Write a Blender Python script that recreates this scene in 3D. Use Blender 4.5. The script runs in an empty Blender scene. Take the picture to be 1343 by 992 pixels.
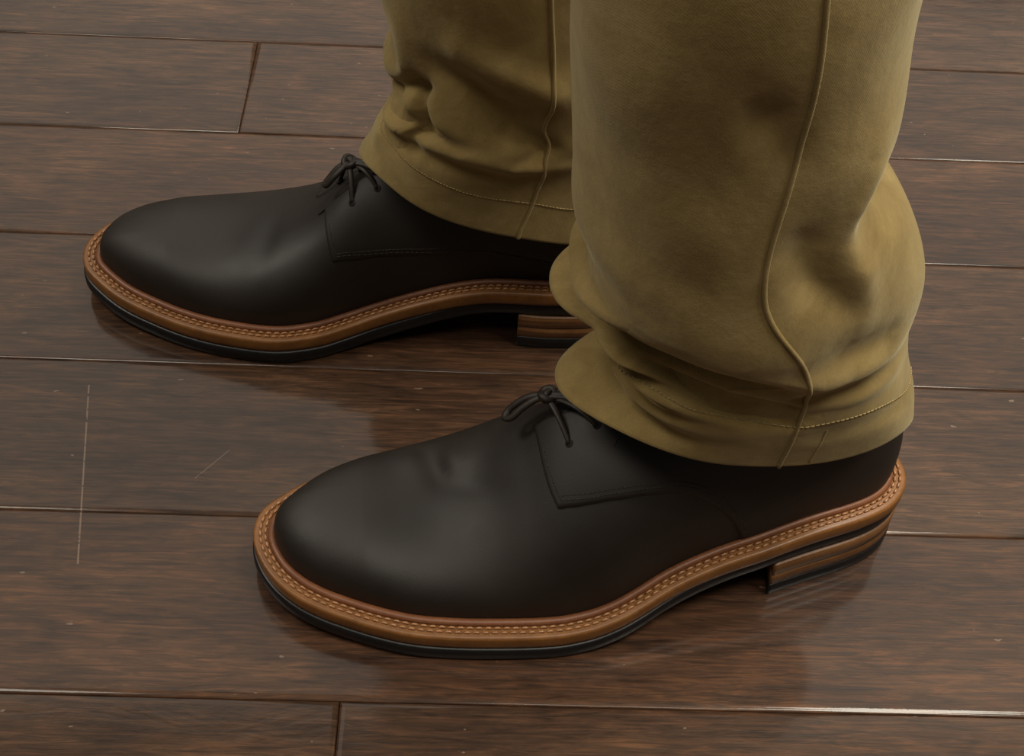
import bpy, bmesh, math, random
import numpy as np
from mathutils import Vector, Matrix

C = bpy.context.scene.collection
SC = bpy.context.scene

# ---------------------------------------------------------------- camera, light, exposure
cam_d = bpy.data.cameras.new('camera'); cam = bpy.data.objects.new('camera', cam_d); C.objects.link(cam)
cam_d.sensor_width = 36.0; cam_d.lens = 36.0 * 1850 / 1343; cam_d.clip_start = .02
_R = Matrix(((9.98817449e-01, -4.56410165e-04, 4.86157988e-02), (-3.25839400e-02, 7.35860000e-01, 6.76349280e-01),
             (-3.60831100e-02, -6.77133550e-01, 7.34974940e-01)))      # rows: camera x, camera y, camera z (backwards)
cam.matrix_world = Matrix.Translation((0, -.9, .56736609)) @ _R.transposed().to_4x4()
SC.camera = cam
SC.view_settings.view_transform = 'Standard'; SC.view_settings.look = 'None'
SC.view_settings.gamma = 1; SC.view_settings.use_curve_mapping = False
SC.view_settings.exposure = 0.12

world = bpy.data.worlds.new('shop_interior'); SC.world = world; world.use_nodes = True
world.node_tree.nodes['Background'].inputs[0].default_value = (.86, .80, .70, 1)
world.node_tree.nodes['Background'].inputs[1].default_value = .065

def area(name, loc, aim, sx, sy, power, col):
    d = bpy.data.lights.new(name, 'AREA'); d.shape = 'RECTANGLE'; d.size = sx; d.size_y = sy; d.energy = power; d.color = col
    o = bpy.data.objects.new(name, d); C.objects.link(o); o.location = loc
    if aim: o.rotation_euler = (Vector(aim) - Vector(loc)).to_track_quat('-Z', 'Y').to_euler()
    return o
area('ceiling_panel', (.5, 2.7, 2.7), None, 5.0, 3.6, 62, (1, .93, .81))
area('overhead_lamp', (1.15, -.4, 2.6), None, .6, 1.7, 78, (1, .92, .77))
area('overhead_lamp', (-1.7, -.2, 2.4), (0, -.4, .1), .8, 1.0, 24, (1, .92, .79))
area('overhead_lamp', (.0, -1.5, 2.6), (0, -1.0, 0), 1.2, .5, 14, (1, .92, .77))  # added front fill that brightens the trousers, no known fixture

# ---------------------------------------------------------------- helpers
def mesh_obj(name, verts, faces, m, parent=None, smooth=True):
    me = bpy.data.meshes.new(name); me.from_pydata([tuple(v) for v in np.asarray(verts, float).reshape(-1, 3)], [], [tuple(int(i) for i in f) for f in faces]); me.update()
    bm = bmesh.new(); bm.from_mesh(me); bmesh.ops.recalc_face_normals(bm, faces=bm.faces); bm.to_mesh(me); bm.free()
    if smooth: me.polygons.foreach_set('use_smooth', [True] * len(me.polygons))
    if m: me.materials.append(m)
    o = bpy.data.objects.new(name, me); C.objects.link(o)
    if parent: o.parent = parent
    return o

def empty(name, loc, label, cat):
    o = bpy.data.objects.new(name, None); C.objects.link(o); o.location = loc; o.empty_display_size = .05
    o['label'] = label; o['category'] = cat
    return o

def under(o, root):
    """keep world coordinates of a mesh built in place when it is parented to a root that has a location"""
    o.parent = root; o.matrix_parent_inverse = Matrix.Translation(root.location).inverted()
    return o

def grid_faces(nu, nv, wrap_u=False, base=0):
    f = []
    for i in range(nu if wrap_u else nu - 1):
        k = (i + 1) % nu
        for j in range(nv - 1):
            f.append((base + i*nv + j, base + k*nv + j, base + k*nv + j + 1, base + i*nv + j + 1))
    return f

class Bag:
    """collects pieces of one mesh"""
    def __init__(s): s.v = []; s.f = []; s.n = 0
    def add(s, v, f):
        v = np.asarray(v, float).reshape(-1, 3); s.v.append(v); s.f += [tuple(i + s.n for i in q) for q in f]; s.n += len(v)
    def tube(s, P, r, sides=8, flat=1.0, up=None, caps=True, closed=False):
        P = np.asarray(P, float); n = len(P); r = np.broadcast_to(np.asarray(r, float), (n,))
        if closed: T = np.roll(P, -1, 0) - np.roll(P, 1, 0)
        else: T = np.gradient(P, axis=0)
        T /= np.linalg.norm(T, axis=1)[:, None] + 1e-12
        U = np.array(up, float) if up is not None else np.array([0, 0, 1.])
        U = np.broadcast_to(U, P.shape)
        A = np.cross(T, U); bad = np.linalg.norm(A, axis=1) < 1e-3; A[bad] = np.cross(T[bad], [0, 1., 0]); A /= np.linalg.norm(A, axis=1)[:, None]
        B = np.cross(A, T); a = np.linspace(0, 2*PI, sides, endpoint=False)
        V = P[:, None] + r[:, None, None] * (np.cos(a)[None, :, None] * A[:, None] + flat * np.sin(a)[None, :, None] * B[:, None])
        f = []
        for i in range(n if closed else n - 1):
            k = (i + 1) % n
            for j in range(sides): f.append((i*sides + j, i*sides + (j+1) % sides, k*sides + (j+1) % sides, k*sides + j))
        if caps and not closed:
            f.append(tuple(range(sides))[::-1]); f.append(tuple((n-1)*sides + j for j in range(sides)))
        s.add(V, f)
    def obj(s, name, m, parent=None, smooth=True):
        return mesh_obj(name, np.concatenate(s.v), s.f, m, parent, smooth)

def smooth_path(pts, n):
    p = np.asarray(pts, float); d = np.r_[0, np.cumsum(np.linalg.norm(np.diff(p, axis=0), axis=1))]
    u = np.linspace(0, d[-1], n); return np.stack([spline(d, p[:, j])(u) for j in range(p.shape[1])], 1)

# ---------------------------------------------------------------- materials
class NT:
    def __init__(s, name):
        s.m = bpy.data.materials.new(name); s.m.use_nodes = True; s.t = s.m.node_tree; s.b = s.t.nodes['Principled BSDF']
    def n(s, kind, **kw):
        o = s.t.nodes.new(kind)
        for k, v in kw.items():
            if k.startswith('i_'): o.inputs[k[2:].replace('_', ' ')].default_value = v
            else: setattr(o, k, v)
        return o
    def l(s, a, b): s.t.links.new(a, b)
    def ramp(s, src, stops):
        r = s.n('ShaderNodeValToRGB'); e = r.color_ramp.elements
        while len(e) < len(stops): e.new(.5)
        for q, (p, c) in zip(e, stops): q.position = p; q.color = (*c, 1)
        s.l(src, r.inputs[0]); return r.outputs[0]
    def mapping(s, src, scale, rot=(0, 0, 0)):
        q = s.n('ShaderNodeMapping'); q.inputs['Scale'].default_value = scale; q.inputs['Rotation'].default_value = rot; s.l(src, q.inputs[0]); return q.outputs[0]
    def noise(s, vec, scale, detail=4, rough=.55, dist=0):
        q = s.n('ShaderNodeTexNoise'); q.inputs['Scale'].default_value = scale; q.inputs['Detail'].default_value = detail
        q.inputs['Roughness'].default_value = rough; q.inputs['Distortion'].default_value = dist; s.l(vec, q.inputs['Vector']); return q.outputs[0]
    def mix(s, fac, a, b, mode='MIX'):
        q = s.n('ShaderNodeMix', data_type='RGBA', blend_type=mode)
        for i, v in ((0, fac), (6, a), (7, b)):
            if hasattr(v, 'links'): s.l(v, q.inputs[i])
            else: q.inputs[i].default_value = v if i == 0 else (*v, 1)
        return q.outputs[2]
    def math(s, op, a, b=None):
        q = s.n('ShaderNodeMath', operation=op)
        for i, v in enumerate((a, b)):
            if v is None: continue
            if hasattr(v, 'links'): s.l(v, q.inputs[i])
            else: q.inputs[i].default_value = v
        return q.outputs[0]
    def bump(s, h, strength, dist, prev=None):
        q = s.n('ShaderNodeBump'); q.inputs['Strength'].default_value = strength; q.inputs['Distance'].default_value = dist
        s.l(h, q.inputs['Height']);
        if prev: s.l(prev, q.inputs['Normal'])
        return q.outputs[0]
    def set(s, **kw):
        for k, v in kw.items():
            i = s.b.inputs[k.replace('_', ' ')]
            if hasattr(v, 'links'): s.l(v, i)
            else: i.default_value = (*v, 1) if isinstance(v, tuple) and len(v) == 3 else v
        return s.m

def plank_material():
    t = NT('stained_plank'); co = t.n('ShaderNodeTexCoord').outputs['Object']; inf = t.n('ShaderNodeObjectInfo')
    ofs = t.n('ShaderNodeVectorMath', operation='MULTIPLY_ADD'); t.l(inf.outputs['Random'], ofs.inputs[0])
    ofs.inputs[1].default_value = (7.3, 3.1, 5.7); t.l(co, ofs.inputs[2]); v = ofs.outputs[0]
    big = t.noise(t.mapping(v, (5, 14, 14)), 1.0, 5, .6, .6)
    grain = t.noise(t.mapping(v, (26, 360, 60)), 1.0, 6, .68, 1.2)
    streak = t.noise(t.mapping(v, (60, 900, 100)), 1.0, 3, .6, .5)
    mott = t.noise(t.mapping(v, (28, 70, 40)), 1.0, 5, .62, 1.0)
    col = t.ramp(big, [(.28, (.034, .0160, .0085)), (.48, (.055, .0270, .0135)), (.72, (.085, .0440, .0220))])
    col = t.mix(.85, col, t.ramp(grain, [(.34, (.36, .32, .30)), (.5, (.95, .92, .90)), (.66, (1.95, 1.78, 1.62))]), 'MULTIPLY')
    col = t.mix(.55, col, t.ramp(mott, [(.32, (.45, .42, .40)), (.52, (1, 1, 1)), (.70, (1.45, 1.35, 1.25))]), 'MULTIPLY')
    tint = t.ramp(inf.outputs['Random'], [(0, (.86, .88, .92)), (.5, (1, 1, 1)), (1, (1.12, 1.04, .98))])
    col = t.mix(1, col, tint, 'MULTIPLY')
    # two old scuffs in the finish, and small pale nicks
    g = t.n('ShaderNodeNewGeometry').outputs['Position']; sp = t.n('ShaderNodeSeparateXYZ'); t.l(g, sp.inputs[0]); X, Y = sp.outputs[0], sp.outputs[1]
    brk = t.noise(g, 160, 2, .6)
    def scuff(x0, y0, x1, y1, wd, amt):
        k = (x1 - x0) / (y1 - y0)
        line = t.math('ABSOLUTE', t.math('SUBTRACT', X, t.math('ADD', t.math('MULTIPLY', Y, k), x0 - k * y0)))
        m = t.math('MULTIPLY', t.math('LESS_THAN', line, wd), t.math('MULTIPLY', t.math('LESS_THAN', Y, max(y0, y1)), t.math('GREATER_THAN', Y, min(y0, y1))))
        return t.math('MULTIPLY', m, t.math('MULTIPLY', t.math('GREATER_THAN', brk, .41), amt))
    nick = t.math('GREATER_THAN', t.noise(t.mapping(g, (110, 260, 110)), 1.0, 2, .4), .765)
    mk = t.math('MAXIMUM', scuff(-.1985, -.392, -.1806, -.5077, .00042, .5), t.math('MAXIMUM', scuff(-.118, -.434, -.133, -.4535, .00035, .35), t.math('MULTIPLY', nick, .45)))
    col = t.mix(mk, col, (.30, .22, .16))
    h = t.math('ADD', t.math('MULTIPLY', grain, .5), t.math('MULTIPLY', streak, .35))
    n = t.bump(mott, .22, .0015); n = t.bump(h, .5, .0006, n)
    rg = t.ramp(grain, [(.3, (.45,)*3), (.7, (.6,)*3)])
    m = t.set(Base_Color=col, Roughness=rg, Normal=n, Coat_Weight=.58, Coat_Roughness=.10, Specular_IOR_Level=.2)
    t.l(t.bump(mott, .06, .0012), t.b.inputs['Coat Normal'])
    return m

def leather_material(name, base, rough=.42):
    t = NT(name); v = t.n('ShaderNodeTexCoord').outputs['Object']
    big = t.noise(v, 22, 4, .6); fine = t.noise(v, 900, 3, .6)
    vor = t.n('ShaderNodeTexVoronoi'); vor.inputs['Scale'].default_value = 1300; t.l(v, vor.inputs['Vector'])
    b = base
    col = t.ramp(big, [(.3, tuple(x*.72 for x in b)), (.7, tuple(x*1.3 for x in b))])
    rg = t.ramp(big, [(.3, (rough - .05,)*3), (.7, (rough + .08,)*3)])
    h = t.math('ADD', t.math('MULTIPLY', fine, .6), t.math('MULTIPLY', vor.outputs['Distance'], .4))
    return t.set(Base_Color=col, Roughness=rg, Normal=t.bump(h, .16, .0003), Specular_IOR_Level=.62)

def welt_material(name, a, b, layered=False, spec=.45):
    t = NT(name); v = t.n('ShaderNodeTexCoord').outputs['Object']
    n1 = t.noise(v, 60, 5, .65, .4); n2 = t.noise(v, 520, 3, .6)
    col = t.ramp(n1, [(.3, a), (.7, b)])
    col = t.mix(.5, col, t.ramp(n2, [(.3, (.72, .68, .62)), (.7, (1.15, 1.12, 1.05))]), 'MULTIPLY')
    if layered:
        n3 = t.noise(t.mapping(v, (12, 12, 800)), 1.0, 2, .5)
        col = t.mix(.7, col, t.ramp(n3, [(.38, (.50, .44, .38)), (.55, (1.1, 1.1, 1.1))]), 'MULTIPLY')
    return t.set(Base_Color=col, Roughness=spec, Normal=t.bump(n2, .2, .0003), Coat_Weight=.15, Coat_Roughness=.3)

def cloth_material():
    t = NT('khaki_twill'); v = t.n('ShaderNodeTexCoord').outputs['Object']
    big = t.noise(v, 30, 6, .62, .6); mid = t.noise(v, 130, 4, .65); 
    w = t.n('ShaderNodeTexWave', wave_type='BANDS', bands_direction='DIAGONAL'); w.inputs['Scale'].default_value = 620; w.inputs['Distortion'].default_value = 1.5
    t.l(v, w.inputs['Vector'])
    col = t.ramp(big, [(.30, (.225, .152, .052)), (.52, (.298, .210, .080)), (.75, (.388, .284, .120))])
    col = t.mix(.35, col, t.ramp(mid, [(.3, (.80, .80, .78)), (.7, (1.18, 1.18, 1.16))]), 'MULTIPLY')
    f = t.noise(v, 1500, 2, .5)
    col = t.mix(.25, col, t.ramp(f, [(.35, (.75,)*3), (.65, (1.25,)*3)]), 'MULTIPLY')
    h = t.math('ADD', w.outputs['Fac'], f)
    n = t.bump(mid, .25, .0015); n = t.bump(h, .07, .0003, n)
    return t.set(Base_Color=col, Roughness=.88, Normal=n, Sheen_Weight=.35, Sheen_Roughness=.45, Sheen_Tint=(1.0, .92, .62), Specular_IOR_Level=.2)

def plain(name, col, rough=.5, **kw):
    t = NT(name); v = t.n('ShaderNodeTexCoord').outputs['Object']; n = t.noise(v, 400, 3, .6)
    c = t.ramp(n, [(.3, tuple(x*.8 for x in col)), (.7, tuple(x*1.2 for x in col))])
    return t.set(Base_Color=c, Roughness=rough, Normal=t.bump(n, .15, .0003), **kw)
# ---------------------------------------------------------------- shape maths (numpy)
PI = math.pi

def smoothstep(a, b, x):
    t = np.clip((np.asarray(x, float) - a) / (b - a), 0, 1)
    return t * t * (3 - 2 * t)

def spline(xs, ys):
    """monotone-ish Catmull-Rom interpolation of a value table"""
    xs = np.asarray(xs, float); ys = np.asarray(ys, float)
    m = np.gradient(ys, xs)
    def f(x):
        x = np.clip(np.asarray(x, float), xs[0], xs[-1])
        i = np.clip(np.searchsorted(xs, x) - 1, 0, len(xs) - 2)
        h = xs[i + 1] - xs[i]; t = (x - xs[i]) / h
        return ((2*t**3 - 3*t**2 + 1) * ys[i] + (t**3 - 2*t**2 + t) * h * m[i]
                + (-2*t**3 + 3*t**2) * ys[i + 1] + (t**3 - t**2) * h * m[i + 1])
    return f

def closed_curve(pts, n, harm=44):
    """smooth closed curve through the points, n samples even in arc length"""
    p = np.asarray(pts, float); k = len(p); out = []
    for i in range(k):
        a, b, c, d = p[i - 1], p[i], p[(i + 1) % k], p[(i + 2) % k]
        t = np.linspace(0, 1, 40, endpoint=False)[:, None]
        out.append(0.5 * (2*b + (c - a)*t + (2*a - 5*b + 4*c - d)*t**2 + (3*b - a - 3*c + d)*t**3))
    q = np.concatenate(out)
    def even(q, m):
        z = np.vstack([q, q[:1]]); L = np.r_[0, np.cumsum(np.linalg.norm(np.diff(z, axis=0), axis=1))]
        u = np.linspace(0, L[-1], m, endpoint=False)
        return np.stack([np.interp(u, L, z[:, j]) for j in range(z.shape[1])], 1)
    q = even(q, 1024)
    F = np.fft.fft(q[:, 0] + 1j * q[:, 1]); fr = np.abs(np.fft.fftfreq(1024, 1 / 1024))
    F *= np.exp(-(fr / harm) ** 4); z = np.fft.ifft(F)
    return even(np.stack([z.real, z.imag], 1), n)

def inset(c, d):
    """closed curve moved inward by d"""
    t = np.roll(c, -1, 0) - np.roll(c, 1, 0); t /= np.linalg.norm(t, axis=1)[:, None]
    nrm = np.stack([-t[:, 1], t[:, 0]], 1)
    area = 0.5 * np.sum(c[:, 0] * np.roll(c[:, 1], -1) - np.roll(c[:, 0], -1) * c[:, 1])
    if area < 0: nrm = -nrm
    return c + nrm * d

# ---- the last of the shoe, in its own frame: s runs toe to heel, w is + towards the other foot
TIP = (-.0962, -.4985); SHOE_A = math.radians(6.4)          # left shoe on the floor
R_TIP = (-.2137, -.3172); R_A = math.radians(-1.5)          # right shoe on the floor
OUT_L = [(.0002,-.004),(.0004,-.0107),(.0026,-.0185),(.0078,-.0289),(.0170,-.0389),(.0283,-.0465),(.0410,-.0525),(.0549,-.0582),(.0711,-.0633),
         (.0885,-.0664),(.1063,-.0683),(.1298,-.0697),(.1475,-.0690),(.1650,-.0662),(.1780,-.0620),(.1905,-.0572),(.2045,-.0530),
         (.2215,-.0490),(.2370,-.0458),(.2620,-.0388),(.2860,-.0322),(.3000,-.0262),(.3090,-.0190),(.3145,-.0105),(.3160,-.0015),
         (.3150,.0080),(.3105,.0180),(.3010,.0265),(.2850,.0328),(.2600,.0350),(.2430,.0340),(.2256,.0328),(.2070,.0342),
         (.1930,.0362),(.1800,.0372),(.1675,.0392),(.1580,.0420),(.1485,.0460),(.1400,.0500),(.1304,.0533),(.1173,.0562),(.1034,.0562),
         (.0854,.0538),(.0714,.0507),(.0565,.0460),(.0419,.0400),(.0300,.0345),(.0205,.0285),(.0125,.0220),(.0060,.0145),(.0020,.0060)]
OUT_L = [(a, b - .0047 * min(1, b / .02)) if b > 0 else (a, b) for a, b in OUT_L]
NP = 360
OUTLINE = closed_curve(OUT_L, NP)
SLEN = OUTLINE[:, 0].max()
_o = OUTLINE
def centre_w(s):
    """middle of the sole across, from its two sides"""
    s = np.asarray(s, float)
    k0, k1 = int(np.argmin(_o[:, 0])), int(np.argmax(_o[:, 0]))
    a = np.roll(_o, -k0, 0); k = (k1 - k0) % NP
    A, B = a[:k + 1], np.vstack([a[k:], a[:1]])[::-1]
    fa = np.interp(s, np.maximum.accumulate(A[:, 0]), A[:, 1]); fb = np.interp(s, np.maximum.accumulate(B[:, 0]), B[:, 1])
    return (fa + fb) / 2
HEEL_S, Z_HEEL, T_OUT, T_WELT = .244, .023, .0085, .0085
_sz = spline([0, .02, .04, .06, .08, .10, .145, .155, .165, .178, .19, .205, .222, .24, .33],
             [.0075, .0040, .0018, .0005, 0, 0, .0004, .0016, .0042, .0085, .0130, .0172, .0206, .023, .023])
def sole_z(s):
    """underside of the outsole: toe spring, ball on the floor, waist rising to the heel"""
    return np.maximum(_sz(s), 0)
SH_S = [.052, .07, .09, .11, .135, .17, .3]
SH_W = [.0100, .0118, .0138, .0165, .0175, .0130, 0]
sp_shift = spline(SH_S, SH_W)
def spine(c):
    s = np.clip(c[:, 0], .052, SLEN - .040); s = .5 * s + .5 * np.interp(s, [.052, .1, .25, SLEN - .04], [.052, .1, .25, SLEN - .04])
    return np.stack([s, centre_w(s) + sp_shift(s)], 1)
UP_IN = .0105; SQ = .86
JUNC = inset(OUTLINE, UP_IN)
SPINE = spine(JUNC)
RIDGE = {1: ([.052, .07, .09, .11, .125, .14, .155, .17, .19, .21, .25, .29], [.0480, .0468, .0492, .0585, .0720, .0870, .0965, .1030, .109, .112, .112, .110]),
         -1: ([.052, .07, .09, .11, .135, .15, .165, .18, .20, .22, .25, .29], [.0480, .0468, .0485, .0550, .0690, .0830, .0940, .1010, .107, .111, .112, .110])}
ridge = spline(*RIDGE[1])
def set_side(side):
    """the two insteps differ a little in how the foot fills them"""
    global ridge
    ridge = spline(*RIDGE[side])

def upper(fi, th, off=0.0):
    """point of the leather upper at outline index fi (float) and angle th (0 at the welt, pi/2 on the ridge)"""
    fi = np.asarray(fi, float) % NP; th = np.asarray(th, float)
    i0 = np.floor(fi).astype(int) % NP; i1 = (i0 + 1) % NP; f = (fi - np.floor(fi))[..., None]
    J = JUNC[i0] * (1 - f) + JUNC[i1] * f; S = SPINE[i0] * (1 - f) + SPINE[i1] * f
    zJ = sole_z(J[..., 0]) + T_OUT + T_WELT
    # toe: full and round; further back the flanks lean in more
    back = smoothstep(.08, .16, S[..., 0])
    A = 1 - np.cos(th) ** (SQ + .30 * back)
    B = np.sin(th) ** (SQ + .06 * back)
    bulge = .0028 * np.sin(np.clip(th * 2.2, 0, PI))
    d = S - J; L = np.linalg.norm(d, axis=-1)[..., None]
    xy = J + d * A[..., None] - d / L * bulge[..., None]
    H = ridge(S[..., 0]) - zJ
    z = zJ - .001 + H * B
    return np.concatenate([xy, z[..., None]], -1)

def place_left(p):
    c, s = math.cos(SHOE_A), math.sin(SHOE_A); o = np.array(p, float)
    x, y = p[..., 0], p[..., 1]
    o[..., 0] = TIP[0] + x * c - y * s; o[..., 1] = TIP[1] + x * s + y * c
    return o
def place_right(p):
    c, s = math.cos(R_A), math.sin(R_A); o = np.array(p, float)
    x, y = p[..., 0], p[..., 1]
    o[..., 0] = R_TIP[0] + x * c + y * s; o[..., 1] = R_TIP[1] + x * s - y * c
    return o

# ---- trouser legs: closed tubes; th = 0 faces the toes (-x), th = -pi/2 faces the camera side (-y)
class Leg:
    def __init__(s, zf, xf, zb, xb, zy, yc, hb, zh, hem, top, folds):
        s.xf = spline(zf, xf); s.xb = spline(zb, xb); s.yc = spline(zy, yc); s.b = spline(zy, hb)
        s.hem_t = zh; s.hem_z = hem; s.top = top; s.folds = folds
    def hem(s, th):
        return np.interp((th + PI) % (2 * PI) - PI, s.hem_t, s.hem_z)
    def base(s, th, z):
        xf, xb = s.xf(z), s.xb(z); a = (xb - xf) / 2; xc = (xf + xb) / 2
        ct, st = np.cos(th), np.sin(th)
        # a little fuller than an ellipse on the flat of the leg, pinched towards the front
        x = xc - a * np.sign(ct) * np.abs(ct) ** .92
        y = s.yc(z) + s.b(z) * np.sign(st) * np.abs(st) ** .94
        return np.stack([x, y, z], -1)
    def arc(s, th, z):
        return np.stack([th * .074, z], -1)
    def disp(s, th, z):
        q = s.arc(th, z); d = np.zeros(th.shape)
        for pts, amp, wlo, whi in s.folds:
            P = np.array([[t * .074, zz] for t, zz in pts]); n = len(P)
            am = np.interp(np.linspace(0, 1, n), np.linspace(0, 1, len(amp)), amp)
            best = np.full(th.shape, 9.0); A = np.zeros(th.shape); S = np.ones(th.shape)
            for i in range(n - 1):
                a, b = P[i], P[i + 1]; e = b - a; L2 = max(e @ e, 1e-12)
                t = np.clip(((q - a) @ e) / L2, 0, 1); r = q - a - t[..., None] * e
                dd = np.linalg.norm(r, axis=-1); m = dd < best
                best = np.where(m, dd, best); A = np.where(m, am[i] + (am[i + 1] - am[i]) * t, A); S = np.where(m, r[..., 1], S)
            w = np.where(S > 0, whi, wlo)
            d += A * np.exp(-(best / w) ** 2)
        return d
    def at(s, th, z, off=0.0):
        p = s.base(th, z); n = np.stack([-np.cos(th), np.sin(th) * 1.0, np.zeros_like(th)], -1)
        a = (s.xb(z) - s.xf(z)) / 2; b = s.b(z)
        n[..., 0] /= a; n[..., 1] /= b; n /= np.linalg.norm(n, axis=-1)[..., None]
        k = np.sin(th * 3 + z * 31) * .0010 + np.sin(th * 5 - z * 47 + 1) * .0007 + np.sin(th * 2 + z * 70) * .0008
        return p + n * (s.disp(th, z) + k + off)[..., None]
NEAR_FOLDS = [
    ([(.30,.148),(0,.152),(-.30,.162),(-.58,.171),(-.80,.1725),(-1.10,.1675),(-1.30,.1620),(-1.48,.1575),(-1.74,.1560)], [-.002,-.007,-.011,-.014,-.015,-.015,-.013,-.009,-.001], .0065, .0150),
    ([(-.10,.180),(-.42,.194),(-.80,.2020),(-1.12,.2030),(-1.46,.197),(-1.72,.183),(-1.92,.172)], [.001,.0045,.008,.010,.009,.004,0], .0120, .026),
    ([(-.60,.154),(-1.10,.151),(-1.40,.147),(-1.70,.145)], [.001,.0015,.0015,.001], .010, .008),
    ([(-2.346,.2855),(-2.285,.2658),(-2.215,.2358),(-2.067,.2045)], [.001,.004,.004,.001], .010, .010),
    ([(-1.95,.252),(-1.88,.234),(-2.0,.222)], [-.003,-.005,-.002], .010, .010),
    ([(-1.50,.318),(-1.60,.309),(-1.68,.300)], [-.001,-.0035,-.002], .009, .009),
    ([(-1.80,.200),(-2.0,.196),(-2.35,.190)], [-.001,-.003,-.002], .008, .010),
]
FAR_FOLDS = [
    ([(.30,.137),(-.30,.156),(-.69,.1727),(-.80,.173)], [-.004,-.007,-.008,-.004], .006, .007),
    ([(-.80,.170),(-.86,.1605),(-.72,.1402)], [-.006,-.008,-.003], .006, .006),
    ([(-.90,.190),(-1.20,.1850),(-1.50,.168),(-1.63,.150),(-1.75,.140)], [-.003,-.005,-.006,-.005,0], .008, .009),
    ([(-.95,.155),(-1.2,.1480),(-1.5,.143),(-1.68,.1425),(-2.0,.142)], [.003,.005,.006,.004,0], .007, .012),
    ([(-1.2,.205),(-1.50,.196),(-1.735,.186)], [.003,.005,.004], .010, .010),
    ([(-.25,.135),(-.62,.150),(-.70,.142)], [.003,.004,.002], .009, .009),
    ([(-.60,.20),(-.55,.182),(-.5,.172)], [.002,.004,.002], .010, .010),
]
NEAR = Leg([0.1,0.118,0.126,0.134,0.142,0.149,0.155,0.161,0.168,0.178,0.19,0.2,0.21,0.225,0.245,0.278,0.31,0.5,0.82], [0.04046,0.03739,0.05355,0.06586,0.05957,0.06486,0.05521,0.06137,0.03249,0.06717,0.04176,0.048,0.0475,0.04077,0.03893,0.03636,0.03177,0.005,-0.02], [0.1,0.118,0.128,0.143,0.158,0.175,0.191,0.21,0.231,0.251,0.284,0.314,0.5,0.82], [0.1995,0.1965,0.1943,0.1889,0.1845,0.1809,0.1803,0.1755,0.1649,0.1466,0.1483,0.1448,0.15,0.16], [0.1,0.15,0.2,0.31,0.5,0.82], [-0.486,-0.487,-0.488,-0.489,-0.485,-0.475], [0.046,0.05,0.056,0.066,0.072,0.085], [-3.142,-2.6,-2,-1.57,-1.2,-0.8,-0.4,0,0.8,1.6,2.4,3.142], [0.11,0.1234,0.1155,0.1186,0.1247,0.1251,0.1225,0.1194,0.122,0.12,0.112,0.11], 0.82, NEAR_FOLDS)
FAR = Leg([0.09,0.105,0.112,0.12,0.13,0.138,0.145,0.152,0.16,0.18,0.2,0.31,0.5,0.82], [-0.06125,-0.05833,-0.05294,-0.04939,-0.04557,-0.04012,-0.04506,-0.03464,-0.04358,-0.03974,-0.04263,-0.04999,-0.06,-0.06], [0.09,0.13,0.2,0.31,0.5,0.82], [0.104,0.1,0.085,0.075,0.085,0.125], [0.09,0.15,0.2,0.31,0.5,0.82], [-0.322,-0.32,-0.32,-0.318,-0.31,-0.305], [0.048,0.05,0.055,0.062,0.072,0.085], [-3.142,-2.6,-2,-1.57,-1.2,-0.8,-0.4,0,0.8,1.6,2.4,3.142], [0.086,0.087,0.08802,0.09645,0.1021,0.1097,0.1151,0.1072,0.112,0.108,0.1,0.086], 0.82, FAR_FOLDS)

M_PLANK = plank_material()
M_LEATHER = leather_material('oiled_dark_leather', (.0150, .0102, .0070), .56)
M_QUARTER = leather_material('oiled_dark_quarter', (.0135, .0094, .0066), .58)
M_WELT = welt_material('tan_welt', (.175, .068, .016), (.285, .122, .032))
M_RAND = welt_material('russet_rand', (.17, .060, .026), (.27, .105, .045))
M_STACK = welt_material('stacked_leather', (.17, .075, .026), (.27, .13, .048), True)
M_RUBBER = plain('black_rubber', (.0085, .0085, .0095), .42)
M_THREAD = plain('waxed_thread', (.42, .20, .085), .38, Coat_Weight=.5, Coat_Roughness=.2)
M_DTHREAD = plain('dark_thread', (.030, .022, .016), .6)
M_LACE = plain('dark_brown_lace', (.022, .015, .010), .55)
M_HOLE = plain('eyelet_hole_shade', (.004, .004, .004), .8)  # solid cap; the shade inside the hole is put into its colour
M_CLOTH = cloth_material()
M_KTHREAD = plain('khaki_thread', (.33, .245, .105), .8)
M_SOCK = plain('dark_sock', (.02, .02, .022), .9)
M_SLAB = plain('underfloor', (.012, .008, .006), .9)

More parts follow.
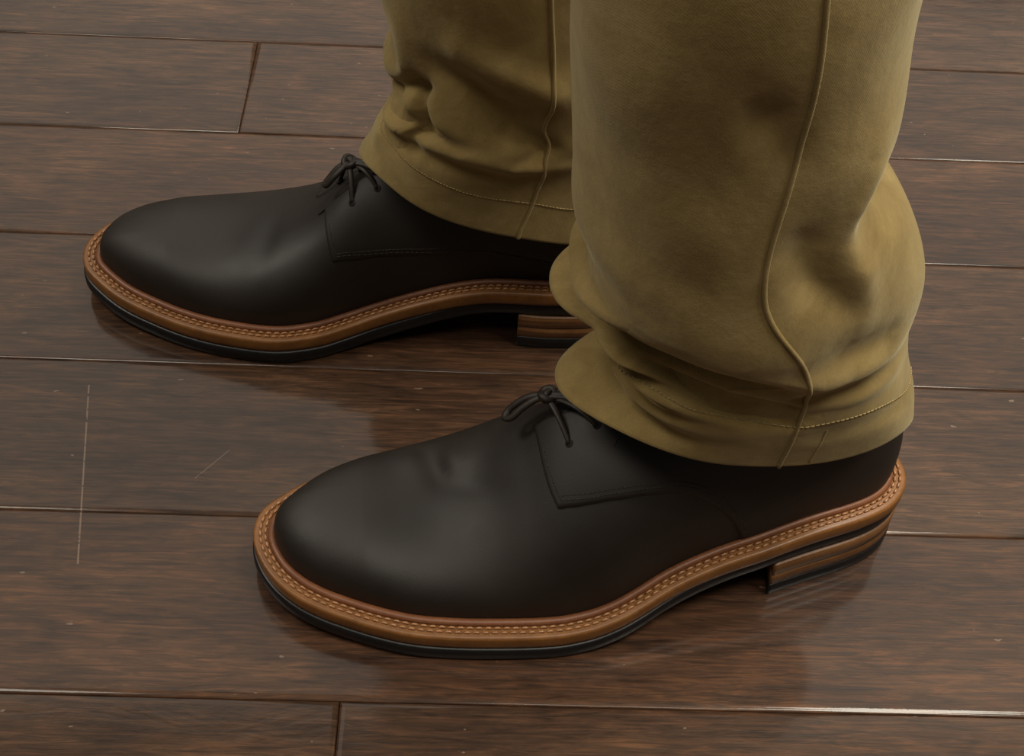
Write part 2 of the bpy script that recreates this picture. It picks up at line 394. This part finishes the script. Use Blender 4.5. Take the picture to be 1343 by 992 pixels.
# ---------------------------------------------------------------- the floor: a slab and its planks
slab = Bag(); 
def box(bag, x0, x1, y0, y1, z0, z1):
    v = [(x, y, z) for z in (z0, z1) for x, y in ((x0, y0), (x1, y0), (x1, y1), (x0, y1))]
    bag.add(v, [(0, 3, 2, 1), (4, 5, 6, 7), (0, 1, 5, 4), (1, 2, 6, 5), (2, 3, 7, 6), (3, 0, 4, 7)])
box(slab, -2.6, 2.7, -2.5, 3.3, -.06, -.0135)
floor = slab.obj('floor', M_SLAB, None, False); floor['kind'] = 'structure'; floor['label'] = 'dark brown hardwood plank floor'
PW, PY0 = .10184, -.06842
BEV = .0014
def plank(x0, x1, y0, y1, dz):
    cx, cy = (x0 + x1) / 2, (y0 + y1) / 2; a, b = (x1 - x0) / 2 - .0001, (y1 - y0) / 2 - .0001
    rings = []
    for ins, z in ((0, -.0130), (0, -.0013), (.0003, -.00075), (.0009, -.00038), (.0017, -.00013), (.0028, 0)):
        rings.append([(-a + ins, -b + ins, z), (a - ins, -b + ins, z), (a - ins, b - ins, z), (-a + ins, b - ins, z)])
    v = [p for r in rings for p in r]; f = [(3, 2, 1, 0)]
    for k in range(5):
        for j in range(4): f.append((k*4 + j, k*4 + (j+1) % 4, k*4 + 4 + (j+1) % 4, k*4 + 4 + j))
    f.append((20, 21, 22, 23))
    o = mesh_obj('plank', v, f, M_PLANK, None, True); o.location = (cx, cy, dz)
    me = o.data
    for p in me.polygons: p.use_smooth = len(p.vertices) == 4 and abs(p.normal.z) < .999 and abs(p.normal.z) > .02
    o.parent = floor
    return o
rnd = random.Random(4)
for k in range(-22, 31):
    y1 = PY0 - k * PW; y0 = y1 - PW
    if y0 < -2.45 or y1 > 3.25: continue
    cuts = [-2.5]
    if k == 0: cuts += [-1.05, -.1479, .74, 1.62]
    elif k == 5: cuts += [-.98, -.0497, .93, 1.7]
    elif -3 <= k <= 6: cuts += [-1.3 + rnd.uniform(-.2, .3), -.52 + rnd.uniform(-.25, .05), .52 + rnd.uniform(0, .25), 1.5 + rnd.uniform(-.2, .3)]
    else:
        x = -2.5 + rnd.uniform(.3, 1.2)
        while x < 2.2: cuts.append(x); x += rnd.uniform(.8, 1.5)
    cuts.append(2.6)
    for a, b in zip(cuts[:-1], cuts[1:]): plank(a, b, y0, y1, rnd.uniform(-.00015, .0001))

# ---------------------------------------------------------------- shoes
def outline_at(d, n=NP):
    return inset(OUTLINE, d)
def layer(curve_d, z_off, place, m, name, parent, flare=0):
    """a sole layer: rings given as (inset, height above the outsole's underside), capped top and bottom"""
    rings = []
    for d, z in zip(curve_d, z_off):
        c = outline_at(d)
        if flare: c = c + (c - outline_at(d + .001)) * (flare * (1 - 1.9 * smoothstep(.17, .235, c[:, 0])))[:, None]
        rings.append(np.c_[c, sole_z(c[:, 0]) + z])
    def cap(c, z):
        out = []
        S = spine_plain(c)
        for t in (.35, .7, 1.0):
            q = c + (S - c) * t * .995; out.append(np.c_[q, sole_z(q[:, 0]) + z])
        return out
    lo = cap(outline_at(curve_d[0]), z_off[0]); hi = cap(outline_at(curve_d[-1]), z_off[-1])
    allr = lo[::-1] + rings + hi
    V = np.stack(allr, 1); V = place(V)
    return mesh_obj(name, V, grid_faces(NP, len(allr), True), m, parent)
def spine_plain(c):
    s = np.clip(c[:, 0], .05, SLEN - .035); return np.stack([s, centre_w(s)], 1)

HEEL_CURVE = None
def heel_layer(z0, z1, d, place, m, name, parent, bev=.0006):
    c = outline_at(d); k = c[:, 0] >= HEEL_S
    i0 = [i for i in range(NP) if k[i] and not k[i - 1]][0]; idx = []
    i = i0
    while k[i % NP]: idx.append(i % NP); i += 1
    c = c[idx]
    # straight breast, slightly hollow
    nb = 12; a, b = c[-1], c[0]; t = np.linspace(0, 1, nb)[1:-1, None]; br = a + (b - a) * t; br[:, 0] += .0025 * np.sin(t[:, 0] * PI)
    c = np.vstack([c, br]); cen = np.array([HEEL_S + .035, float(centre_w(HEEL_S + .03))])
    def ins(q, e): 
        r = cen - q; return q + r / np.linalg.norm(r, axis=1)[:, None] * e
    rings = [(ins(c, .02), z0), (ins(c, bev), z0), (c, z0 + bev), (c, z1 - bev), (ins(c, bev), z1), (ins(c, .02), z1)]
    n = len(c); V = np.stack([np.c_[q, np.full(n, z)] for q, z in rings], 1)
    f = grid_faces(n, len(rings), True); 
    f.append(tuple(j * len(rings) for j in range(n))); f.append(tuple(j * len(rings) + len(rings) - 1 for j in range(n))[::-1])
    return mesh_obj(name, place(V), f, m, parent)

def creases(p, fi, th):
    """walking creases of the vamp: shallow dents across the flex line"""
    s = p[..., 0]; w = p[..., 1]; d = np.zeros(s.shape); top = smoothstep(.55, 1.1, th)
    for s0, w0, a, ang, ls, lw in CREASES:
        ca, sa = math.cos(ang), math.sin(ang); ds = (s - s0) * ca + (w - w0) * sa; dw = -(s - s0) * sa + (w - w0) * ca
        d += a * np.exp(-(ds / ls) ** 2 - (dw / lw) ** 2) 
    return d * top
CREASES = []
def upper_n(fi, th, off):
    """a point lifted off the upper along its normal"""
    fi = np.asarray(fi, float); th = np.asarray(th, float); e = .02
    p = upper(fi, th); a = upper(fi + .6, th) - upper(fi - .6, th)
    b = upper(fi, np.clip(th + e, 0, PI/2)) - upper(fi, np.clip(th - e, 0, PI/2))
    n = np.cross(a, b); n /= np.linalg.norm(n, axis=-1)[..., None] + 1e-12
    ctr = np.array([.16, 0, .03]); s = np.sign(np.sum(n * (p - np.stack([np.clip(p[..., 0], .06, .27), centre_w(p[..., 0]), np.full(p.shape[:-1], .03)], -1)), -1)); s[s == 0] = 1
    return p + n * s[..., None] * (np.asarray(off) + creases(p, fi, th))[..., None]

LAT_FRONT = [(83.5, .869), (82.0, 1.008), (81.0, 1.186), (80.5, 1.383), (80.0, 1.55)]
LAT_LOW = [(83.5, .869), (88, .835), (95.5, .805), (103, .755), (110.5, .670), (116.5, .560), (121.5, .415), (125.5, .260), (128.5, .085), (129.7, 0), (181, 0)]
MED_FRONT = [(274.5, .652), (275.5, .82), (276.3, 1.0), (276.8, 1.146), (277.6, 1.55)]
MED_LOW = [(274.5, .652), (268, .514), (259, .405), (246.5, .306), (235, .247), (215, .15), (200, .02), (181, 0)]
def quarter_patch(front, low, end, place, name, parent, m, top_th=1.46):
    """the flap that carries the eyelets: one side, from the throat back to the heel seam"""
    na, nb = 110, 40; A = np.linspace(0, 1, na); Bq = np.linspace(0, 1, nb)
    fr = np.array(front); lo = np.array(low); sgn = 1 if end > fr[0, 0] else -1
    f_fi = spline(fr[:, 1], fr[:, 0])
    FI = np.zeros((na, nb)); TH = np.zeros((na, nb))
    aa = A ** 1.25
    lowfi = fr[0, 0] + (end - fr[0, 0]) * aa
    lf = np.interp(lowfi * sgn, lo[:, 0] * sgn, lo[:, 1])
    for j, b in enumerate(Bq):
        th = lf + (top_th - lf) * b
        shift = (f_fi(fr[0, 1] + (fr[-1, 1] - fr[0, 1]) * b) - fr[0, 0]) * (1 - aa) ** 3
        FI[:, j] = lowfi + shift; TH[:, j] = th
    edge = np.minimum(np.minimum(np.arange(na)[:, None] / 1.5, np.arange(nb)[None, :] / 1.5), (nb - 1 - np.arange(nb))[None, :] / 1.5)
    off = .0020 * np.clip(edge, 0, 1) ** .5 - .0003
    V = upper_n(FI, TH, off)
    return mesh_obj(name, place(V), grid_faces(na, nb), m, parent)

def path_on(pts, n, off=.0016, place=None):
    q = smooth_path(pts, n); return upper_n(q[:, 0], q[:, 1], np.full(n, off))

def make_shoe(place, root, side):
    global CREASES
    set_side(side); CREASES = CREASE_SET[side]
    P = lambda o: under(o, root)
    P(layer([.0040, .0010, .0002, .0002, .0004, .0010], [0, .0003, .0020, .0050, .0078, T_OUT], place, M_RUBBER, 'outsole', None, 1.1))
    w = P(layer([.0012, .0002, 0, 0, .0004, .0016, .0110], [T_OUT, T_OUT + .0006, T_OUT + .0024, T_OUT + .0068, T_OUT + .0080, T_OUT + T_WELT, T_OUT + T_WELT - .0006], place, M_WELT, 'welt', None))
    # a fine wheeled groove line is left to the thread; the rand is the raised rim against the upper
    c = outline_at(UP_IN - .0017); R = Bag(); zc = sole_z(c[:, 0]) + T_OUT + T_WELT + .0002
    R.tube(place(np.c_[c, zc]), .0020, 8, closed=True); P(R.obj('rand', M_RAND))
    st = Bag()
    for row, (d, ln) in enumerate(((.0034, .0024), (.0058, .0024))):
        c = outline_at(d); L = np.r_[0, np.cumsum(np.linalg.norm(np.diff(np.vstack([c, c[:1]]), axis=0), axis=1))]
        n = int(L[-1] / .0042); cc = np.vstack([c, c[:1]])
        for i in range(n):
            u0 = L[-1] * (i + .5 * row) / n; us = np.linspace(u0, u0 + ln + .0008, 4) % L[-1]
            q = np.stack([np.interp(us, L, cc[:, j]) for j in (0, 1)], 1)
            q[:, 0] += 0; z = sole_z(q[:, 0]) + T_OUT + T_WELT + np.array([-.0002, .0005, .0005, -.0002])
            st.tube(place(np.c_[q, z]), .00062, 5)
    o = P(st.obj('welt_stitching', M_THREAD)); o['kind'] = 'stuff'
    # heel: two leather lifts and a rubber top piece
    P(heel_layer(.0075, .0152, .0006, place, M_STACK, 'heel_layer', None))
    P(heel_layer(.0150, Z_HEEL + .0004, .0006, place, M_STACK, 'heel_layer', None))
    P(heel_layer(0, .0077, .0003, place, M_RUBBER, 'heel_lift', None))
    # the vamp and the whole lasted upper
    FI, TH = np.meshgrid(np.arange(0, NP, 1.0), np.r_[np.linspace(0, 1.45, 56), 1.50, 1.54, PI/2], indexing='ij')
    V = upper_n(FI, TH, np.zeros(FI.shape)); up = P(mesh_obj('upper', place(V), grid_faces(NP, TH.shape[1], True), M_LEATHER))
    P(quarter_patch(LAT_FRONT, LAT_LOW, 181, place, 'quarter', None, M_QUARTER, 1.55 if side > 0 else 1.25))
    P(quarter_patch(MED_FRONT, MED_LOW, 181, place, 'quarter', None, M_QUARTER, 1.42 if side > 0 else 1.55))
    # stitching along the quarter edges
    sb = Bag()
    def dashes(pts, n, off=.0017, r=.00028, duty=.6):
        m = n * 4; q = place(path_on(pts, m + 1, off))
        for i in range(n):
            sb.tube(q[i*4:i*4 + 4], r, 5)
    for fr, lo, sg in ((LAT_FRONT, LAT_LOW, 1), (MED_FRONT, MED_LOW, -1)):
        fr = np.array([q for q in fr if q[1] < (1.5 if sg == side else 1.22)]); lo = np.array(lo)
        dashes([(a + 1.3 * sg, b + .03) for a, b in fr], 16)
        dashes([(a + 1.2 * sg, b + .045) for a, b in lo[:-1] if b > .05], 46)
        dashes([(a + 1.2 * sg, b + .075) for a, b in lo[:-1] if b > .25], 38)
    dashes([(102.2, 1.29), (100, 1.24), (98.2, 1.19), (97.2, 1.14)], 6)
    o = P(sb.obj('quarter_stitching', M_DTHREAD)); o['kind'] = 'stuff'
    # eyelets, four in view of the throat: two on each side
    eye = {'lat': [(87.5, 1.255), (94.0, 1.335)], 'med': [(269.5, 1.195), (263.5, 1.190)]}
    for kk in eye:
        for fi, th in eye[kk]:
            e = Bag(); c0 = upper_n(np.array([fi]), np.array([th]), np.array([.0016]))[0]
            c1 = upper_n(np.array([fi]), np.array([th]), np.array([.0036]))[0]; nn = (c1 - c0) / np.linalg.norm(c1 - c0)
            e.tube(place(np.array([c0 - nn*.001, c0, c0 + nn*.0002])), [.0021, .0021, .0019], 14); P(e.obj('eyelet', M_HOLE))
    # laces
    kn = KNOT[side]
    lb = Bag()
    def strand(a, b, lift, r=.00150, flat=.6):
        pa = upper_n(np.array([a[0]]), np.array([a[1]]), np.array([.0010]))[0]; pb = np.array(b, float)
        t = np.linspace(0, 1, 14)[:, None]; q = pa * (1 - t) + pb * t
        q[:, 2] += lift * np.sin(t[:, 0] * PI) 
        lb.tube(place(q), r, 8, flat)
    k = np.array(kn)
    strand(eye['lat'][0], k + (.000, -.002, 0), .0022); strand(eye['lat'][1], k + (.003, -.002, 0), .0030)
    strand(eye['med'][0], k + (-.000, .002, 0), .0022); strand(eye['med'][1], k + (.003, .002, 0), .0030)
    P(lb.obj('lace', M_LACE))
    kb = Bag(); a = np.linspace(0, 2*PI, 20, endpoint=False)
    kb.tube(place(k + np.stack([np.cos(a) * .0032, np.sin(a) * .0036, np.sin(a * 2) * .001 + .0005], 1)), .0017, 8, closed=True)
    kb.tube(place(k + np.array([(-.003, -.003, -.001), (0, 0, .0022), (.003, .003, -.001)])), .0018, 8); P(kb.obj('lace_knot', M_LACE))
    for lp in LOOPS[side]:
        b = Bag(); q = smooth_path(np.array(lp) + k, 40); b.tube(place(q), .0019, 8, .75); P(b.obj('lace_loop', M_LACE))
    # tongue showing between the two quarters
    TF, TT = np.meshgrid(np.linspace(82, 110, 30), np.linspace(1.40, PI/2, 8), indexing='ij')
    a = upper_n(TF, TT, np.full(TF.shape, .0007)); 
    TF2, TT2 = np.meshgrid(np.linspace(275, 252, 30), np.linspace(1.40, PI/2, 8), indexing='ij')
    b = upper_n(TF2, TT2, np.full(TF2.shape, .0007))
    tg = Bag(); tg.add(place(a), grid_faces(30, 8)); tg.add(place(b), grid_faces(30, 8)); P(tg.obj('tongue', M_LEATHER))

CREASE_SET = {1: [(.0766, .0150, .0013, .1, .0065, .010), (.0865, .0100, -.0022, .25, .0055, .014), (.0960, .0105, .0022, .2, .0070, .010), (.1010, -.006, -.0012, .9, .006, .016), (.118, -.002, .0008, .3, .010, .014)],
              -1: [(.1080, .0060, -.0008, .15, .006, .018), (.0960, .008, .0005, .1, .007, .014)]}
KNOT = {1: (.1372, .0085, .0950), -1: (.1518, -.0060, .0955)}
LOOPS = {1: [[(0, 0, .0005), (-.006, .0016, -.0015), (-.013, .0022, -.0065), (-.0178, .0008, -.0115), (-.0188, -.0014, -.0125), (-.0172, -.0028, -.0112), (-.0115, -.0018, -.0058), (-.005, -.0008, -.0012), (0, 0, .0005)],
             [(0, 0, .0005), (.006, -.002, .0022), (.0135, -.004, .0035), (.0165, -.0055, .0030), (.0150, -.0065, .0028), (.006, -.003, .0018), (0, -.001, .0005)]],
         -1: [[(0, 0, .0005), (-.004, .0045, -.001), (-.009, .0078, -.0055), (-.0122, .0078, -.0102), (-.0130, .0052, -.0110), (-.0110, .0034, -.0085), (-.0065, .0010, -.0035), (-.002, 0, -.0005), (0, 0, .0005)],
             [(0, 0, .0005), (.006, .002, .0022), (.0135, .004, .0035), (.0165, .0055, .0030), (.0150, .0065, .0028), (.006, .003, .0018), (0, .001, .0005)]]}
left = empty('shoe', (TIP[0] + .14, TIP[1] + .02, 0), 'dark brown leather derby shoe nearest the camera, under the front trouser leg', 'shoe')
right = empty('shoe', (R_TIP[0] + .14, R_TIP[1], 0), 'dark brown leather derby shoe farther back, heel hidden behind the front trouser leg', 'shoe')
make_shoe(place_left, left, 1)
make_shoe(place_right, right, -1)

# ---------------------------------------------------------------- the person: trousers over the legs
person = empty('person', (.05, -.40, 0), 'person standing in olive khaki chinos, toes to the left, seen from the calves down', 'person')
def leg_mesh(bag, leg):
    nth = 620; th = np.linspace(-PI, PI, nth, endpoint=False)
    h = leg.hem(th)
    # smooth the hem table
    F = np.fft.fft(h); k = np.abs(np.fft.fftfreq(nth, 1/nth)); h = np.real(np.fft.ifft(F * np.exp(-(k / 7) ** 2)))
    u = np.r_[np.linspace(0, .27, 230), np.linspace(.28, leg.top - .12, 40)]
    TH = np.repeat(th[:, None], len(u), 1); Z = h[:, None] + u[None, :] * ((leg.top - h[:, None]) / (leg.top - .12)) ** smoothstep(.27, .5, u)[None, :]
    Z = np.minimum(Z, leg.top)
    outer = leg.at(TH, Z)
    # hem: rolled edge and an inner wall
    uin = np.array([.0, .004, .012, .03, .05])
    inner = leg.at(np.repeat(th[:, None], 5, 1), h[:, None] + uin[None, :], np.array([-.0006, -.0018, -.0020, -.0020, -.0020])[None, :])
    inner[:, 0, 2] -= .0008
    V = np.concatenate([inner[:, ::-1], outer], 1)
    bag.add(V, grid_faces(nth, V.shape[1], True))
    return h
tr = Bag(); HN = leg_mesh(tr, NEAR); HF = leg_mesh(tr, FAR)
# seat of the trousers, above the frame
zz = np.linspace(.76, 1.02, 16); a = np.linspace(0, 2*PI, 64, endpoint=False)
rx = np.interp(zz, [.76, .86, .95, 1.02], [.105, .135, .130, .115]); ry = np.interp(zz, [.76, .86, .95, 1.02], [.165, .185, .175, .160])
Vs = np.stack([.07 - rx[None, :] * np.cos(a)[:, None], -.39 + ry[None, :] * np.sin(a)[:, None], np.repeat(zz[None, :], 64, 0)], -1)
tr.add(Vs, grid_faces(64, 16, True) + [tuple(i * 16 + 15 for i in range(64)), tuple(i * 16 for i in range(64))[::-1]])
trousers = under(tr.obj('trousers', M_CLOTH), person)

def leg_line(leg, pts, n, off):
    q = smooth_path(pts, n) if len(pts) < 60 else np.stack([np.interp(np.linspace(0, 1, n), np.linspace(0, 1, len(pts)), np.array(pts)[:, j]) for j in (0, 1)], 1)
    return leg.at(q[:, 0], q[:, 1], off)
def x_line(leg, xz):
    """(angle, height) pairs on the camera side of a leg for a line given as world x at each height"""
    xz = smooth_path(xz, 120); x, z = xz[:, 0], xz[:, 1]; xf, xb = leg.xf(z), leg.xb(z); u = ((xf + xb) / 2 - x) / ((xb - xf) / 2)
    return list(zip(-np.arccos(np.clip(np.sign(u) * np.abs(u) ** (1 / .92), -1, 1)), z))
seamN = x_line(NEAR, [(.085,.60),(.0925,.45),(.0985,.3536),(.1020,.3273),(.1034,.302),(.1030,.2809),(.1020,.2646),(.1018,.2437),(.1040,.2299),(.1092,.2194),(.1175,.208),(.1268,.1914),(.1312,.178),(.1335,.167),(.1340,.155),(.1337,.147),(.1332,.129),(.1331,.1178)])
seamF = [(-1.75,.60),(-1.78,.40),(-1.80,.30),(-1.796,.2374),(-1.796,.2132),(-1.755,.1869),(-1.70,.1620),(-1.680,.1492),(-1.670,.1353),(-1.650,.1197),(-1.637,.1056),(-1.618,.0950)]
for leg, sm in ((NEAR, seamN), (FAR, seamF)):
    b = Bag(); L = leg_line(leg, sm, 300, .0004)
    for _ in range(16): L[1:-1] = (L[:-2] + 2 * L[1:-1] + L[2:]) / 4
    b.tube(L, .00095, 8, .9, up=(0, -1, .2)); 
    under(b.obj('side_seam', M_CLOTH), trousers)
hemN = [(.7,.145),(.2,.1455),(-.16,.1480),(-.45,.1540),(-.686,.1575),(-.99,.1575),(-1.25,.1546),(-1.49,.1508),(-1.708,.1492),(-1.962,.1500),(-2.303,.149),(-2.79,.140),(-3.1,.137)]
hemF = [(.135,.135),(-.441,.1320),(-.974,.1260),(-1.289,.1210),(-1.656,.1163),(-1.857,.1123),(-2.4,.110)]
hem2 = x_line(NEAR, [(.1475,.1440),(.1470,.1330),(.1463,.1194)])
for leg, hm in ((NEAR, hemN), (FAR, hemF)):
    q = leg_line(leg, hm, 421, .0002); b = Bag()
    for i in range(105): b.tube(q[i*4:i*4 + 4], .00032, 5, up=(0, -1, .2))
    o = under(b.obj('hem_stitching', M_KTHREAD), trousers); o['kind'] = 'stuff'

L = leg_line(NEAR, hem2, 60, .0000)
for _ in range(60): L[1:-1] = (L[:-2] + 2 * L[1:-1] + L[2:]) / 4
b = Bag(); b.tube(L, .0005, 6, .8, up=(0, -1, .2)); under(b.obj('hem_seam', M_CLOTH), trousers)

# the body inside the trousers: one continuous skin from the feet to the waist
def body_mesh():
    J = {'pelvis': (.07, -.39, .93), 'hipN': (.07, -.475, .86), 'kneeN': (.085, -.487, .50), 'calfN': (.105, -.488, .34), 'ankN': (.135, -.472, .115), 'heelN': (.150, -.470, .070), 'ballN': (.035, -.49, .045),
         'hipF': (.05, -.305, .86), 'kneeF': (.02, -.312, .50), 'calfF': (.02, -.320, .34), 'ankF': (.030, -.317, .110), 'heelF': (.045, -.316, .070), 'ballF': (-.085, -.325, .045), 'waist': (.07, -.39, 1.01)}
    names = list(J); E = [('pelvis', 'waist')]
    for s in 'NF': E += [('pelvis', 'hip' + s), ('hip' + s, 'knee' + s), ('knee' + s, 'calf' + s), ('calf' + s, 'ank' + s), ('ank' + s, 'heel' + s), ('heel' + s, 'ball' + s)]
    me = bpy.data.meshes.new('body'); me.from_pydata([J[n] for n in names], [(names.index(a), names.index(b)) for a, b in E], [])
    o = bpy.data.objects.new('body', me); C.objects.link(o); md = o.modifiers.new('skin', 'SKIN'); 
    R = {'pelvis': .095, 'waist': .085, 'hip': .062, 'knee': .045, 'calf': .044, 'ank': .026, 'heel': .022, 'ball': .014}
    for i, n in enumerate(names):
        r = R[n if n in R else n[:-1]]; me.skin_vertices[0].data[i].radius = (r, r); me.skin_vertices[0].data[i].use_root = n == 'pelvis'
    o.modifiers.new('sub', 'SUBSURF').levels = 2; o.modifiers['sub'].render_levels = 2
    me.materials.append(M_SOCK)
    return under(o, person)
body_mesh()
